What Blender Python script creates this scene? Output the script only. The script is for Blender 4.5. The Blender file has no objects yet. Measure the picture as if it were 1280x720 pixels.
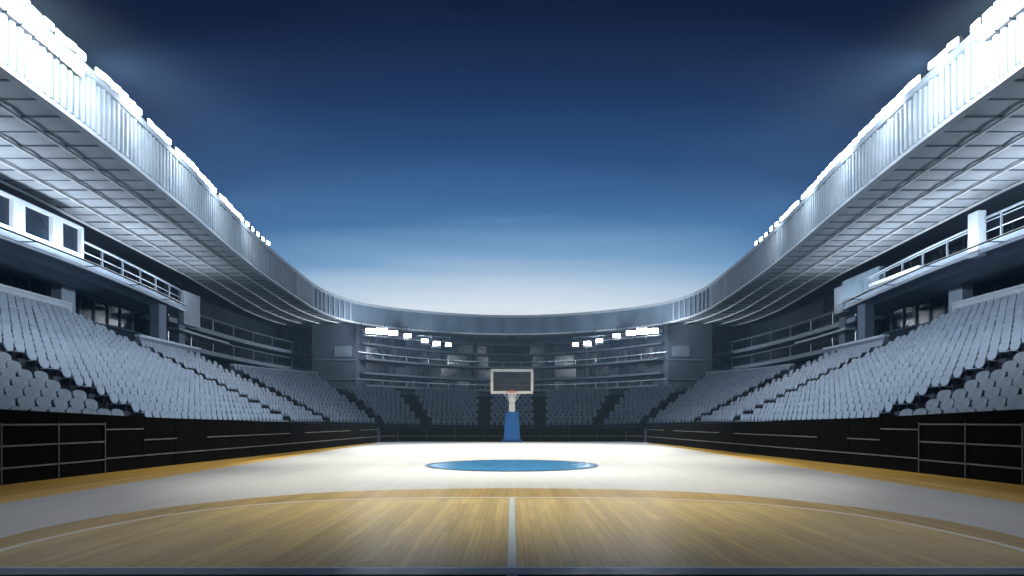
import bpy, bmesh, math, random
from mathutils import Vector
random.seed(7)
C = bpy.context.scene.collection
SC = bpy.context.scene
rad = math.radians
EYE = 0.96

# ------------------------------------------------------------------ camera
cam = bpy.data.cameras.new("camera")
cam.sensor_width = 36.0
cam.lens = 835.0 / 1280.0 * 36.0
cam.shift_y = (526 - 360) / 1280.0
cam.clip_start = 0.05
cam.clip_end = 6000
camo = bpy.data.objects.new("camera", cam)
C.objects.link(camo)
camo.location = (0, 0, EYE)
camo.rotation_euler = (rad(90), 0, 0)
SC.camera = camo

# ------------------------------------------------------------------ sky (dusk, sun already below the horizon beyond the far stand)
SKY = 1.0
w = bpy.data.worlds.new("World")
SC.world = w
w.use_nodes = True
nt = w.node_tree
nt.nodes.clear()
N = nt.nodes.new
L = nt.links.new
out = N("ShaderNodeOutputWorld")
bg = N("ShaderNodeBackground")
bg.inputs[1].default_value = SKY
L(bg.outputs[0], out.inputs[0])
tc = N("ShaderNodeTexCoord")
sep = N("ShaderNodeSeparateXYZ")
L(tc.outputs["Generated"], sep.inputs[0])
# the afterglow is centred on +Y: a direction's height above the horizon grows a little away from it
ax = N("ShaderNodeMath"); ax.operation = "MULTIPLY"; L(sep.outputs[0], ax.inputs[0]); L(sep.outputs[0], ax.inputs[1])
axs = N("ShaderNodeMath"); axs.operation = "MULTIPLY"; L(ax.outputs[0], axs.inputs[0]); axs.inputs[1].default_value = 0.26
by = N("ShaderNodeMath"); by.operation = "MULTIPLY_ADD"; L(sep.outputs[1], by.inputs[0]); by.inputs[1].default_value = -0.20; by.inputs[2].default_value = 0.20
s1 = N("ShaderNodeMath"); s1.operation = "ADD"; L(sep.outputs[2], s1.inputs[0]); L(axs.outputs[0], s1.inputs[1])
s2 = N("ShaderNodeMath"); s2.operation = "ADD"; L(s1.outputs[0], s2.inputs[0]); L(by.outputs[0], s2.inputs[1])
# thin streaky cloud
mp = N("ShaderNodeMapping"); mp.inputs["Scale"].default_value = (1.2, 1.2, 16); L(tc.outputs["Generated"], mp.inputs[0])
nz = N("ShaderNodeTexNoise"); nz.inputs["Scale"].default_value = 2.2; nz.inputs["Detail"].default_value = 4; L(mp.outputs[0], nz.inputs[0])
nzm = N("ShaderNodeMath"); nzm.operation = "MULTIPLY_ADD"; L(nz.outputs[0], nzm.inputs[0]); nzm.inputs[1].default_value = -0.034; nzm.inputs[2].default_value = 0.017
s3 = N("ShaderNodeMath"); s3.operation = "ADD"; L(s2.outputs[0], s3.inputs[0]); L(nzm.outputs[0], s3.inputs[1])
cr = N("ShaderNodeValToRGB")
L(s3.outputs[0], cr.inputs[0])
def lin(c):
    return tuple(((v / 255) / 12.92 if v / 255 <= 0.04045 else ((v / 255 + 0.055) / 1.055) ** 2.4) for v in c) + (1,)
stops = [(0.0, (246, 248, 252)), (0.172, (228, 239, 249)), (0.208, (190, 212, 233)), (0.250, (124, 166, 206)),
         (0.305, (68, 113, 162)), (0.38, (39, 76, 124)), (0.46, (25, 49, 89)), (0.56, (17, 30, 58)), (1.0, (10, 18, 40))]
e = cr.color_ramp.elements
e[0].position, e[0].color = stops[0][0], lin(stops[0][1])
e[1].position, e[1].color = stops[-1][0], lin(stops[-1][1])
for p_, c_ in stops[1:-1]:
    k_ = e.new(p_); k_.color = lin(c_)
sky = N("ShaderNodeTexSky")
sky.sky_type = "NISHITA"; sky.sun_disc = False
sky.sun_elevation = rad(-4); sky.sun_rotation = rad(0)
mixn = N("ShaderNodeMix"); mixn.data_type = "RGBA"; mixn.blend_type = "ADD"; mixn.inputs[0].default_value = 0.004
L(cr.outputs[0], mixn.inputs[6]); L(sky.outputs[0], mixn.inputs[7])
L(mixn.outputs[2], bg.inputs[0])

SC.view_settings.view_transform = "Standard"
SC.view_settings.look = "None"
SC.view_settings.exposure = 0.0
SC.view_settings.gamma = 1.0
SC.cycles.max_bounces = 6
SC.cycles.diffuse_bounces = 4
SC.cycles.glossy_bounces = 3
SC.cycles.sample_clamp_indirect = 4
SC.cycles.use_denoising = True

# lamp strengths (floodlights lit in the place; fascia spots and balcony strips added)
COURT_W = 44000       # spots aimed at the court
EDGE_W = 260         # added spots washing the fascia round the roof-edge floodlights
STAND_W = 34000       # floodlights aimed at the stands
REAR_W = 1100         # floodlights hung below the far roof
LENS = 14
HAZE = 0.0015
ADDED_STRIP_W = 480        # strip lamps added along the balcony edges to brighten the roof soffit

# ------------------------------------------------------------------ materials
def mat(name, col, rough=0.6, metal=0.0, noise=0.0, nscale=3.0, bump=0.0, spec=0.4, emit=None, es=0, coords="Object", stretch=(1, 1, 1), alpha=None, trans=0):
    m = bpy.data.materials.new(name)
    m.use_nodes = True
    t = m.node_tree
    b = t.nodes["Principled BSDF"]
    b.inputs["Base Color"].default_value = (*col, 1)
    b.inputs["Roughness"].default_value = rough
    b.inputs["Metallic"].default_value = metal
    b.inputs["Specular IOR Level"].default_value = spec
    if trans: b.inputs["Transmission Weight"].default_value = trans
    if emit:
        b.inputs["Emission Color"].default_value = (*emit, 1)
        b.inputs["Emission Strength"].default_value = es
    if noise or bump:
        tcx = t.nodes.new("ShaderNodeTexCoord")
        mpx = t.nodes.new("ShaderNodeMapping"); mpx.inputs["Scale"].default_value = stretch
        t.links.new(tcx.outputs[coords], mpx.inputs[0])
        n = t.nodes.new("ShaderNodeTexNoise"); n.inputs["Scale"].default_value = nscale; n.inputs["Detail"].default_value = 6
        t.links.new(mpx.outputs[0], n.inputs[0])
        if noise:
            r = t.nodes.new("ShaderNodeMapRange")
            r.inputs[1].default_value = 0.3; r.inputs[2].default_value = 0.7
            r.inputs[3].default_value = 1 - noise; r.inputs[4].default_value = 1 + noise
            t.links.new(n.outputs[0], r.inputs[0])
            hs = t.nodes.new("ShaderNodeVectorMath"); hs.operation = "SCALE"; hs.inputs[0].default_value = col
            t.links.new(r.outputs[0], hs.inputs["Scale"])
            t.links.new(hs.outputs[0], b.inputs["Base Color"])
            r2 = t.nodes.new("ShaderNodeMapRange"); r2.inputs[3].default_value = max(0.05, rough - 0.12); r2.inputs[4].default_value = min(1, rough + 0.12)
            t.links.new(n.outputs[0], r2.inputs[0]); t.links.new(r2.outputs[0], b.inputs["Roughness"])
        if bump:
            bp = t.nodes.new("ShaderNodeBump"); bp.inputs["Strength"].default_value = bump; bp.inputs["Distance"].default_value = 0.02
            t.links.new(n.outputs[0], bp.inputs["Height"]); t.links.new(bp.outputs[0], b.inputs["Normal"])
    return m

def wood(name, c1, c2, rough, plank=0.085, dark=0.75, grain=1.0):
    """maple boards running along the court (Y)"""
    m = bpy.data.materials.new(name); m.use_nodes = True
    t = m.node_tree; b = t.nodes["Principled BSDF"]; nn = t.nodes.new; ll = t.links.new
    tcx = nn("ShaderNodeTexCoord")
    rot = nn("ShaderNodeMapping"); rot.inputs["Rotation"].default_value = (0, 0, rad(90)); ll(tcx.outputs["Object"], rot.inputs[0])
    br = nn("ShaderNodeTexBrick"); br.offset = 0.37; br.offset_frequency = 2
    br.inputs["Scale"].default_value = 1.0; br.inputs["Brick Width"].default_value = 1.9; br.inputs["Row Height"].default_value = plank
    br.inputs["Mortar Size"].default_value = 0.0016; br.inputs["Mortar Smooth"].default_value = 0.3
    br.inputs["Color1"].default_value = (*c1, 1); br.inputs["Color2"].default_value = (*c2, 1)
    br.inputs["Mortar"].default_value = (c2[0] * dark * .6, c2[1] * dark * .6, c2[2] * dark * .6, 1)
    ll(rot.outputs[0], br.inputs[0])
    mp2 = nn("ShaderNodeMapping"); mp2.inputs["Scale"].default_value = (22, 0.9, 1); ll(tcx.outputs["Object"], mp2.inputs[0])
    n = nn("ShaderNodeTexNoise"); n.inputs["Scale"].default_value = 1.6; n.inputs["Detail"].default_value = 7; n.inputs["Roughness"].default_value = 0.62; ll(mp2.outputs[0], n.inputs[0])
    r = nn("ShaderNodeMapRange"); r.inputs[1].default_value = 0.3; r.inputs[2].default_value = 0.72; r.inputs[3].default_value = 1 - 0.28 * grain; r.inputs[4].default_value = 1 + 0.14 * grain; ll(n.outputs[0], r.inputs[0])
    v = nn("ShaderNodeVectorMath"); v.operation = "SCALE"; ll(br.outputs[0], v.inputs[0]); ll(r.outputs[0], v.inputs["Scale"])
    # broad board-to-board tone bands
    mp3 = nn("ShaderNodeMapping"); mp3.inputs["Scale"].default_value = (3.2, 0.12, 1); ll(tcx.outputs["Object"], mp3.inputs[0])
    n3 = nn("ShaderNodeTexNoise"); n3.inputs["Scale"].default_value = 1.5; n3.inputs["Detail"].default_value = 3; ll(mp3.outputs[0], n3.inputs[0])
    r3 = nn("ShaderNodeMapRange"); r3.inputs[1].default_value = 0.3; r3.inputs[2].default_value = 0.7; r3.inputs[3].default_value = 1 - 0.20 * grain; r3.inputs[4].default_value = 1 + 0.13 * grain; ll(n3.outputs[0], r3.inputs[0])
    v3 = nn("ShaderNodeVectorMath"); v3.operation = "SCALE"; ll(v.outputs[0], v3.inputs[0]); ll(r3.outputs[0], v3.inputs["Scale"])
    ll(v3.outputs[0], b.inputs["Base Color"])
    r2 = nn("ShaderNodeMapRange"); r2.inputs[3].default_value = rough - .1; r2.inputs[4].default_value = rough + .1; ll(n.outputs[0], r2.inputs[0]); ll(r2.outputs[0], b.inputs["Roughness"])
    bp = nn("ShaderNodeBump"); bp.inputs["Strength"].default_value = 0.12; bp.inputs["Distance"].default_value = 0.004
    ll(br.outputs["Fac"], bp.inputs["Height"]); ll(bp.outputs[0], b.inputs["Normal"])
    b.inputs["Specular IOR Level"].default_value = 0.22
    return m

M = {}
M["ground"] = mat("dark_ground", (0.012, 0.013, 0.016), 0.85, noise=0.3, nscale=0.8)
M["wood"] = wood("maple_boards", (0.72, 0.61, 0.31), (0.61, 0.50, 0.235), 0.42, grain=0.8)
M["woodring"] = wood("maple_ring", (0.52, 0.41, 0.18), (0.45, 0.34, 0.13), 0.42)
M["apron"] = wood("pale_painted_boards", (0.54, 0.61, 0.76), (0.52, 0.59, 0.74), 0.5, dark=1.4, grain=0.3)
M["orange"] = wood("orange_painted_boards", (0.84, 0.59, 0.17), (0.78, 0.54, 0.15), 0.45)
M["blue"] = mat("blue_court_paint", (0.02, 0.17, 0.44), 0.3, noise=0.04, nscale=1)
M["darkblue"] = mat("navy_court_paint", (0.008, 0.06, 0.20), 0.35, noise=0.05)
M["lineblue"] = mat("pale_blue_line_paint", (0.66, 0.80, 0.95), 0.4, noise=0.06, nscale=6)
M["linegrey"] = mat("slate_line_paint", (0.05, 0.09, 0.16), 0.4, noise=0.06, nscale=6)
M["linewhite"] = mat("white_line_paint", (0.84, 0.83, 0.78), 0.4, noise=0.06, nscale=6)
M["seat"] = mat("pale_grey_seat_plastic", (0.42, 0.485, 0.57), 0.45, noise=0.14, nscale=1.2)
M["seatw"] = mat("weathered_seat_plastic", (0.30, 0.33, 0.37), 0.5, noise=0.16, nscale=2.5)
M["seatleg"] = mat("seat_bracket_metal", (0.06, 0.07, 0.09), 0.5, metal=0.5)
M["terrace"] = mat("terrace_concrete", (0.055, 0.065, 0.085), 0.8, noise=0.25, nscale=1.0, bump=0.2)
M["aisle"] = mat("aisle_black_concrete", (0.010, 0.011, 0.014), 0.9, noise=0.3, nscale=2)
M["coping"] = mat("pale_parapet_paint", (0.70, 0.77, 0.84), 0.5, noise=0.10, nscale=0.7)
M["parapet"] = mat("grey_parapet", (0.22, 0.27, 0.34), 0.6, noise=0.15, nscale=0.7)
M["white"] = mat("white_frame_paint", (0.72, 0.78, 0.84), 0.4, noise=0.06, nscale=1.5)
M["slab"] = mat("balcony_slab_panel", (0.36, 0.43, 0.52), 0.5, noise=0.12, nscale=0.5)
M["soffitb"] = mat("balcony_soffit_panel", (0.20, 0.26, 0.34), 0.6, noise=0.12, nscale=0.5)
M["rail"] = mat("steel_handrail", (0.45, 0.52, 0.60), 0.35, metal=0.5, noise=0.08)
M["glass"] = mat("dark_window_glass", (0.012, 0.022, 0.036), 0.25, noise=0.5, nscale=1.2, spec=0.6)
M["glasspale"] = mat("frosted_panel_glass", (0.22, 0.30, 0.37), 0.3, noise=0.25, nscale=0.7, spec=0.5)
M["shell"] = mat("stadium_shell_concrete", (0.055, 0.075, 0.105), 0.8, noise=0.3, nscale=0.3)
M["tower"] = mat("tower_concrete", (0.085, 0.11, 0.145), 0.75, noise=0.2, nscale=0.35, bump=0.2)
M["band"] = mat("facade_band", (0.13, 0.165, 0.21), 0.6, noise=0.15, nscale=0.4)
M["pier"] = mat("facade_pier", (0.05, 0.065, 0.085), 0.7, noise=0.2, nscale=0.4)
M["roof"] = mat("roof_soffit_panel", (0.52, 0.57, 0.63), 0.5, noise=0.16, nscale=0.5, stretch=(1, 1, 1))
M["roofbeam"] = mat("roof_beam_steel", (0.93, 0.95, 0.97), 0.4, noise=0.04)
M["roofrib"] = mat("roof_dark_rib", (0.16, 0.19, 0.23), 0.6)
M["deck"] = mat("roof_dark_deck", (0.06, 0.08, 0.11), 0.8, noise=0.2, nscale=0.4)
M["fascia"] = mat("fascia_sheet", (0.19, 0.26, 0.345), 0.45, noise=0.22, nscale=0.5, stretch=(1, 1, 0.25))
M["fasciarib"] = mat("fascia_rib", (0.55, 0.63, 0.70), 0.4, noise=0.1, nscale=1)
M["black"] = mat("black_barrier_panel", (0.003, 0.0033, 0.004), 0.9, noise=0.4, nscale=1.5, spec=0.04)
M["barrail"] = mat("barrier_grey_rail", (0.11, 0.12, 0.14), 0.5, metal=0.2, noise=0.25, nscale=3)
M["pad"] = mat("blue_padding", (0.010, 0.12, 0.42), 0.5, noise=0.1, nscale=2)
M["housing"] = mat("lamp_housing", (0.10, 0.11, 0.12), 0.5, metal=0.6)
M["lens"] = mat("lamp_lens", (0.9, 0.95, 1), 0.3, emit=(0.86, 0.94, 1.0), es=LENS)
M["boardwhite"] = mat("backboard_frame_white", (0.88, 0.90, 0.93), 0.4, noise=0.03)
M["strip"] = mat("strip_diffuser", (0.9, 0.9, 0.9), 0.4, emit=(0.85, 0.93, 1.0), es=1.2)  # glow of the added balcony strips
M["net"] = mat("white_net_cord", (0.75, 0.77, 0.8), 0.8)
M["rim"] = mat("painted_rim", (0.75, 0.22, 0.06), 0.4)
def glassmat():
    m = bpy.data.materials.new("clear_acrylic"); m.use_nodes = True
    t = m.node_tree; b = t.nodes["Principled BSDF"]; o = t.nodes["Material Output"]
    b.inputs["Base Color"].default_value = (0.10, 0.12, 0.14, 1); b.inputs["Roughness"].default_value = 0.15
    tr = t.nodes.new("ShaderNodeBsdfTransparent"); tr.inputs[0].default_value = (0.85, 0.9, 0.92, 1)
    mx = t.nodes.new("ShaderNodeMixShader"); mx.inputs[0].default_value = 0.45
    t.links.new(tr.outputs[0], mx.inputs[1]); t.links.new(b.outputs[0], mx.inputs[2]); t.links.new(mx.outputs[0], o.inputs[0])
    return m
M["acrylic"] = glassmat()

# ------------------------------------------------------------------ helpers
class MB:
    def __init__(s): s.v = []; s.f = []
    def add(s, vs, fs):
        o = len(s.v); s.v += [tuple(v) for v in vs]; s.f += [tuple(i + o for i in f) for f in fs]
    def box(s, c, d, rz=0.0, rx=0.0):
        x, y, z = d[0] / 2, d[1] / 2, d[2] / 2
        vs = []
        for sx, sy, sz in ((-1,-1,-1),(1,-1,-1),(1,1,-1),(-1,1,-1),(-1,-1,1),(1,-1,1),(1,1,1),(-1,1,1)):
            a, b_, c_ = sx * x, sy * y, sz * z
            if rx: b_, c_ = b_ * math.cos(rx) - c_ * math.sin(rx), b_ * math.sin(rx) + c_ * math.cos(rx)
            if rz: a, b_ = a * math.cos(rz) - b_ * math.sin(rz), a * math.sin(rz) + b_ * math.cos(rz)
            vs.append((c[0] + a, c[1] + b_, c[2] + c_))
        s.add(vs, [(0,3,2,1),(4,5,6,7),(0,1,5,4),(1,2,6,5),(2,3,7,6),(3,0,4,7)])
    def bar(s, a, b, r=0.03, n=6, square=False):
        a, b = Vector(a), Vector(b); d = (b - a)
        if d.length < 1e-6: return
        d.normalize(); up = Vector((0, 0, 1)) if abs(d.z) < 0.9 else Vector((0, 1, 0))
        u = d.cross(up).normalized(); v = d.cross(u).normalized()
        if square: n = 4
        off = math.pi / 4 if square else 0
        rr = r * (1.414 if square else 1)
        ring = [u * math.cos(off + 2 * math.pi * i / n) * rr + v * math.sin(off + 2 * math.pi * i / n) * rr for i in range(n)]
        vs = [a + q for q in ring] + [b + q for q in ring]
        s.add(vs, [(i, (i + 1) % n, n + (i + 1) % n, n + i) for i in range(n)] + [tuple(range(n))[::-1], tuple(range(n, 2 * n))])
    def sweep(s, path, prof, closed=True, caps=True):
        """path [(x,y)] ; prof [(outward offset, height)] ; outward = right of travel"""
        n = len(path); k = len(prof); vs = []
        for i, p in enumerate(path):
            a = path[max(0, i - 1)]; b = path[min(n - 1, i + 1)]
            dx, dy = b[0] - a[0], b[1] - a[1]; l = math.hypot(dx, dy) or 1
            nx, ny = dy / l, -dx / l
            for o, h in prof: vs.append((p[0] + nx * o, p[1] + ny * o, h))
        fs = []
        for i in range(n - 1):
            for j in range(k if closed else k - 1):
                j2 = (j + 1) % k
                fs.append((i * k + j, i * k + j2, (i + 1) * k + j2, (i + 1) * k + j))
        if closed and caps:
            fs.append(tuple(range(k))[::-1]); fs.append(tuple((n - 1) * k + j for j in range(k)))
        s.add(vs, fs)
    def mirrored(s):
        m = MB(); m.v = [(-x, y, z) for x, y, z in s.v]; m.f = [tuple(reversed(f)) for f in s.f]; return m
    def build(s, name, m, parent=None, smooth=False, bevel=0):
        me = bpy.data.meshes.new(name); me.from_pydata(s.v, [], s.f); me.validate()
        bm = bmesh.new(); bm.from_mesh(me); bmesh.ops.recalc_face_normals(bm, faces=bm.faces)
        if bevel: bmesh.ops.bevel(bm, geom=bm.edges[:], offset=bevel, segments=2, affect="EDGES", profile=0.7)
        bm.to_mesh(me); bm.free()
        me.materials.append(m)
        if smooth:
            for p in me.polygons: p.use_smooth = True
        o = bpy.data.objects.new(name, me); C.objects.link(o)
        if parent:
            o.parent = parent
            o.location = -Vector(parent.location)
        return o
def sided(mb, side): return mb if side > 0 else mb.mirrored()
def thing(name, label, cat, loc=(0, 0, 0), group=None):
    o = bpy.data.objects.new(name, None); C.objects.link(o); o.location = loc
    o.empty_display_size = 0.3
    o["label"] = label; o["category"] = cat
    if group: o["group"] = group
    return o
def tag(o, label=None, cat=None, group=None, kind=None):
    if label: o["label"] = label
    if cat: o["category"] = cat
    if group: o["group"] = group
    if kind: o["kind"] = kind
    return o
ORD = ["zeroth", "first", "second", "third", "fourth", "fifth", "sixth", "seventh", "eighth", "ninth", "tenth", "eleventh", "twelfth",
       "thirteenth", "fourteenth", "fifteenth", "sixteenth", "seventeenth", "eighteenth", "nineteenth", "twentieth"]
def ordw(n):
    if n <= 20: return ORD[n]
    tens = {2: "twenty", 3: "thirty", 4: "forty"}[n // 10]
    return {20: "twentieth", 30: "thirtieth", 40: "fortieth"}[n] if n % 10 == 0 else tens + "-" + ORD[n % 10]
def catmull(P, n=6):
    out_ = []
    for i in range(len(P) - 1):
        p0 = P[max(0, i - 1)]; p1 = P[i]; p2 = P[i + 1]; p3 = P[min(len(P) - 1, i + 2)]
        for k in range(n):
            t = k / n
            out_.append(tuple(0.5 * (2 * p1[a] + (p2[a] - p0[a]) * t + (2 * p0[a] - 5 * p1[a] + 4 * p2[a] - p3[a]) * t * t + (3 * p1[a] - p0[a] - 3 * p2[a] + p3[a]) * t ** 3) for a in range(2)))
    out_.append(tuple(P[-1])); return out_
def resample(P, step):
    out_ = [P[0]]; acc = 0
    for a, b in zip(P, P[1:]):
        l = math.dist(a, b); pos = step - acc
        while pos <= l:
            t = pos / l; out_.append((a[0] + (b[0] - a[0]) * t, a[1] + (b[1] - a[1]) * t)); pos += step
        acc = (acc + l) % step
    return out_
def interp(x, T):
    if x <= T[0][0]: return T[0][1]
    for (a, va), (b, vb) in zip(T, T[1:]):
        if x <= b: return va + (vb - va) * (x - a) / (b - a)
    return T[-1][1]

# ------------------------------------------------------------------ ground and court
g = MB(); g.add([(-1500, -1500, -0.012), (1500, -1500, -0.012), (1500, 1500, -0.012), (-1500, 1500, -0.012)], [(0, 1, 2, 3)])
tag(g.build("ground", M["ground"]), "black ground around and beneath the stadium", kind="structure")
court = MB()
court.box((0, 13.2, -0.002), (11.8, 34.6, 0.012))
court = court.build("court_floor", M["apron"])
tag(court, "pale painted basketball floor spreading across the foreground", kind="structure")
# barrier plan on the right side
BAR = catmull([(7.95, 3.0), (7.8, 6.5), (7.6, 9.9), (7.35, 13.8), (7.0, 17.4), (6.6, 22), (6.25, 26.5), (5.9, 29.6)], 5)
for s in (1, -1):
    b = MB(); vs = []; fs = []
    pts = [(7.95, -4)] + BAR
    for x, y in pts: vs += [(5.9 * s, y, 0.004), (max(x + 0.05, 5.95) * s, y, 0.004)]
    for i in range(len(pts) - 1): fs.append((2 * i, 2 * i + 1, 2 * i + 3, 2 * i + 2))
    b.add(vs, fs); b.build("border_strip", M["orange"], court)
def disc(P, z):
    R = catmull(P, 8); full = R + [(-x, y) for x, y in reversed(R[1:-1])]
    b = MB(); b.add([(x, y, z) for x, y in full], [tuple(range(len(full)))]); return b, full
OUT = [(0, 9.45), (1.2, 9.33), (2.3, 8.98), (2.96, 8.5), (3.56, 7.75), (4.0, 6.9), (4.18, 5.87), (4.05, 5.0), (3.7, 4.0), (3, 3), (1.5, 2), (0, 1.8)]
INN = [(0, 8.25), (1.5, 8.13), (2.45, 7.82), (3.02, 7.35), (3.49, 6.62), (3.70, 5.68), (3.72, 4.82), (3.5, 3.8), (2.8, 2.9), (1.5, 2.2), (0, 2.0)]
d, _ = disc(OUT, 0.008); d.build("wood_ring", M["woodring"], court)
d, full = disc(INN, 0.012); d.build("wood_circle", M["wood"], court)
def ribbon(loop, wd, z, closed=True):
    b = MB(); n = len(loop); vs = []; fs = []
    for i in range(n):
        a = loop[(i - 1) % n]; c = loop[(i + 1) % n]; dx, dy = c[0] - a[0], c[1] - a[1]; l = math.hypot(dx, dy) or 1
        nx, ny = dy / l * wd / 2, -dx / l * wd / 2; p = loop[i]
        vs += [(p[0] - nx, p[1] - ny, z), (p[0] + nx, p[1] + ny, z)]
    for i in range(n if closed else n - 1):
        j = (i + 1) % n; fs.append((2 * i, 2 * i + 1, 2 * j + 1, 2 * j))
    b.add(vs, fs); return b
ribbon(full, 0.085, 0.016).build("curved_line", M["linewhite"], court)
b = MB(); b.box((0, 6.1, 0.017), (0.062, 4.3, 0.002)); b.build("centre_line", M["lineblue"], court)
b = MB(); b.box((0, 4.16, 0.021), (11.6, 0.17, 0.002)); b.build("base_line", M["linegrey"], court)
b = MB(); b.box((0, 4.268, 0.021), (11.6, 0.03, 0.002)); b.build("base_line", M["lineblue"], court)
b = MB(); n = 72; b.add([(1.81 * math.cos(2 * math.pi * i / n), 14.4 + 1.81 * math.sin(2 * math.pi * i / n), 0.010) for i in range(n)], [tuple(range(n))]); b.build("blue_circle", M["blue"], court)
circ = [(1.86 * math.cos(2 * math.pi * i / n), 14.4 + 1.86 * math.sin(2 * math.pi * i / n)) for i in range(n)]

circ = [(1.80 * math.cos(2 * math.pi * i / n), 14.4 + 1.80 * math.sin(2 * math.pi * i / n)) for i in range(n)]
ribbon(circ, 0.11, 0.014).build("circle_rim", M["darkblue"], court)

# ------------------------------------------------------------------ barriers round the court
def bar_h(y): return interp(y, [(3, 1.12), (10, 1.09), (13.8, 0.98), (17.2, 0.93), (22, 0.82), (26.7, 0.72), (30.5, 0.56)])
def barrier(a, b_, ha, hb, full_rails, label, double):
    """one hoarding between a and b_: black panel, frame posts and grey rails on the court side"""
    mx, my = (a[0] + b_[0]) / 2, (a[1] + b_[1]) / 2
    t = thing("barrier_panel", label, "barrier", (mx, my, 0), "black hoardings round the court")
    a, b_ = Vector((a[0], a[1], 0)), Vector((b_[0], b_[1], 0)); d_ = (b_ - a); ln = d_.length; d_.normalize()
    nrm = Vector((-d_.y, d_.x, 0))
    if nrm.dot(Vector((0, 14, 0)) - (a + b_) / 2) < 0: nrm = -nrm
    a2, b2 = a + d_ * 0.012, b_ - d_ * 0.012
    p = MB(); th = nrm * 0.05
    p.add([a2, b2, b2 - th, a2 - th, a2 + Vector((0, 0, ha)), b2 + Vector((0, 0, hb)), b2 - th + Vector((0, 0, hb)), a2 - th + Vector((0, 0, ha))],
          [(0, 3, 2, 1), (4, 5, 6, 7), (0, 1, 5, 4), (1, 2, 6, 5), (2, 3, 7, 6), (3, 0, 4, 7)])
    p.build("panel", M["black"], t)
    f = nrm * 0.03
    for hz in full_rails:
        if hz < min(ha, hb) - 0.02:
            r = MB(); r.bar(a2 + f + Vector((0, 0, hz)), b2 + f + Vector((0, 0, hz)), 0.013, square=True); r.build("rail", M["barrail"], t)
    if double:
        r = MB(); r.bar(a2 + f * 0.9, a2 + f * 0.9 + Vector((0, 0, min(0.93, ha))), 0.012, square=True); r.build("post", M["housing"], t)
    k = MB(); k.bar(a2 - th * 0.5 + Vector((0, 0, ha + 0.014)), b2 - th * 0.5 + Vector((0, 0, hb + 0.014)), 0.03, square=True); k.build("top_cap", M["black"], t)
for s in (1, -1):
    P = resample(BAR, 1.15); side = "right" if s > 0 else "left"
    for i in range(len(P) - 1):
        a, b_ = P[i], P[i + 1]
        y = (a[1] + b_[1]) / 2
        if y < 12.6: rails = (0.25, 0.58, 0.90)
        elif y < 13.8: rails = (0.27, 0.80)
        else: rails = (0.27, 0.58) if i % 5 else (0.27,)
        barrier((a[0] * s, a[1]), (b_[0] * s, b_[1]), bar_h(a[1]), bar_h(b_[1]), rails,
                f"black hoarding with grey rails on the {side} sideline, {ordw(i + 1)} panel counting from the camera", y < 12.8)
end = [(5.9, 29.95), (5.2, 30.5)] + [(5.2 - 1.3 * i, 30.55) for i in range(1, 8)] + [(-5.2, 30.5), (-5.9, 29.95)]
for i in range(len(end) - 1):
    barrier(end[i], end[i + 1], 0.57, 0.57, (0.27,), f"low black hoarding behind the basket, {ordw(i + 1)} panel from the right end", False)

# ------------------------------------------------------------------ basketball stand
t = thing("basketball_stand", "basketball stand with blue padded post and clear white-framed backboard at the far end", "basketball hoop", (0, 29.95, 0))
b = MB(); b.box((0, 30.1, 0.06), (0.9, 0.7, 0.12)); b.build("base", M["pad"], t, bevel=0.02)
b = MB()
vs = []
for z, wx, wy in ((0.10, 0.37, 0.2), (0.75, 0.33, 0.19), (1.36, 0.27, 0.17)):
    vs += [(-wx, 29.9 - wy, z), (wx, 29.9 - wy, z), (wx, 29.9 + wy, z), (-wx, 29.9 + wy, z)]
b.add(vs, [(0, 3, 2, 1), (8, 9, 10, 11)] + [(4 * k + i, 4 * k + (i + 1) % 4, 4 * k + 4 + (i + 1) % 4, 4 * k + 4 + i) for k in range(2) for i in range(4)])
b.build("padded_post", M["pad"], t, bevel=0.025)
b = MB(); b.bar((0, 29.9, 1.3), (0, 29.85, 1.75), 0.13, square=True); b.bar((0, 29.85, 1.7), (0, 29.72, 2.35), 0.085, square=True); b.build("steel_post", M["white"], t)
for sx in (-1, 1):
    b = MB(); b.bar((sx * 0.1, 29.85, 1.8), (sx * 0.45, 29.58, 2.3), 0.028); b.build("brace", M["rail"], t)
bb = MB(); bb.box((0, 29.5, 2.70), (1.72, 0.03, 0.92)); bb = bb.build("backboard", M["acrylic"], t)
fr = MB()
for zc, in ((2.215,), (3.185,)): fr.box((0, 29.5, zc), (1.86, 0.07, 0.12))
for sx in (-1, 1): fr.box((sx * 0.885, 29.5, 2.70), (0.12, 0.069, 0.85))
fr = fr.build("frame", M["boardwhite"]); fr.parent = bb; fr.location = (0, 0, 0); bb_loc = Vector((0, 29.95, 0))
tg = MB()
for zc in (2.40, 2.80): tg.box((0, 29.478, zc), (0.59, 0.008, 0.035))
for sx in (-1, 1): tg.box((sx * 0.28, 29.478, 2.60), (0.035, 0.008, 0.365))
tg = tg.build("target_square", M["tower"]); tg.parent = bb; tg.location = (0, 0, 0)
b = MB(); n = 24
for i in range(n):
    a0, a1 = 2 * math.pi * i / n, 2 * math.pi * (i + 1) / n
    b.bar((0.23 * math.cos(a0), 29.16 + 0.23 * math.sin(a0), 2.22), (0.23 * math.cos(a1), 29.16 + 0.23 * math.sin(a1), 2.22), 0.02, 5)
b.bar((0, 29.46, 2.22), (0, 29.38, 2.22), 0.04, square=True); b.build("rim", M["rim"], t)
b = MB(); nn_ = 12
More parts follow.
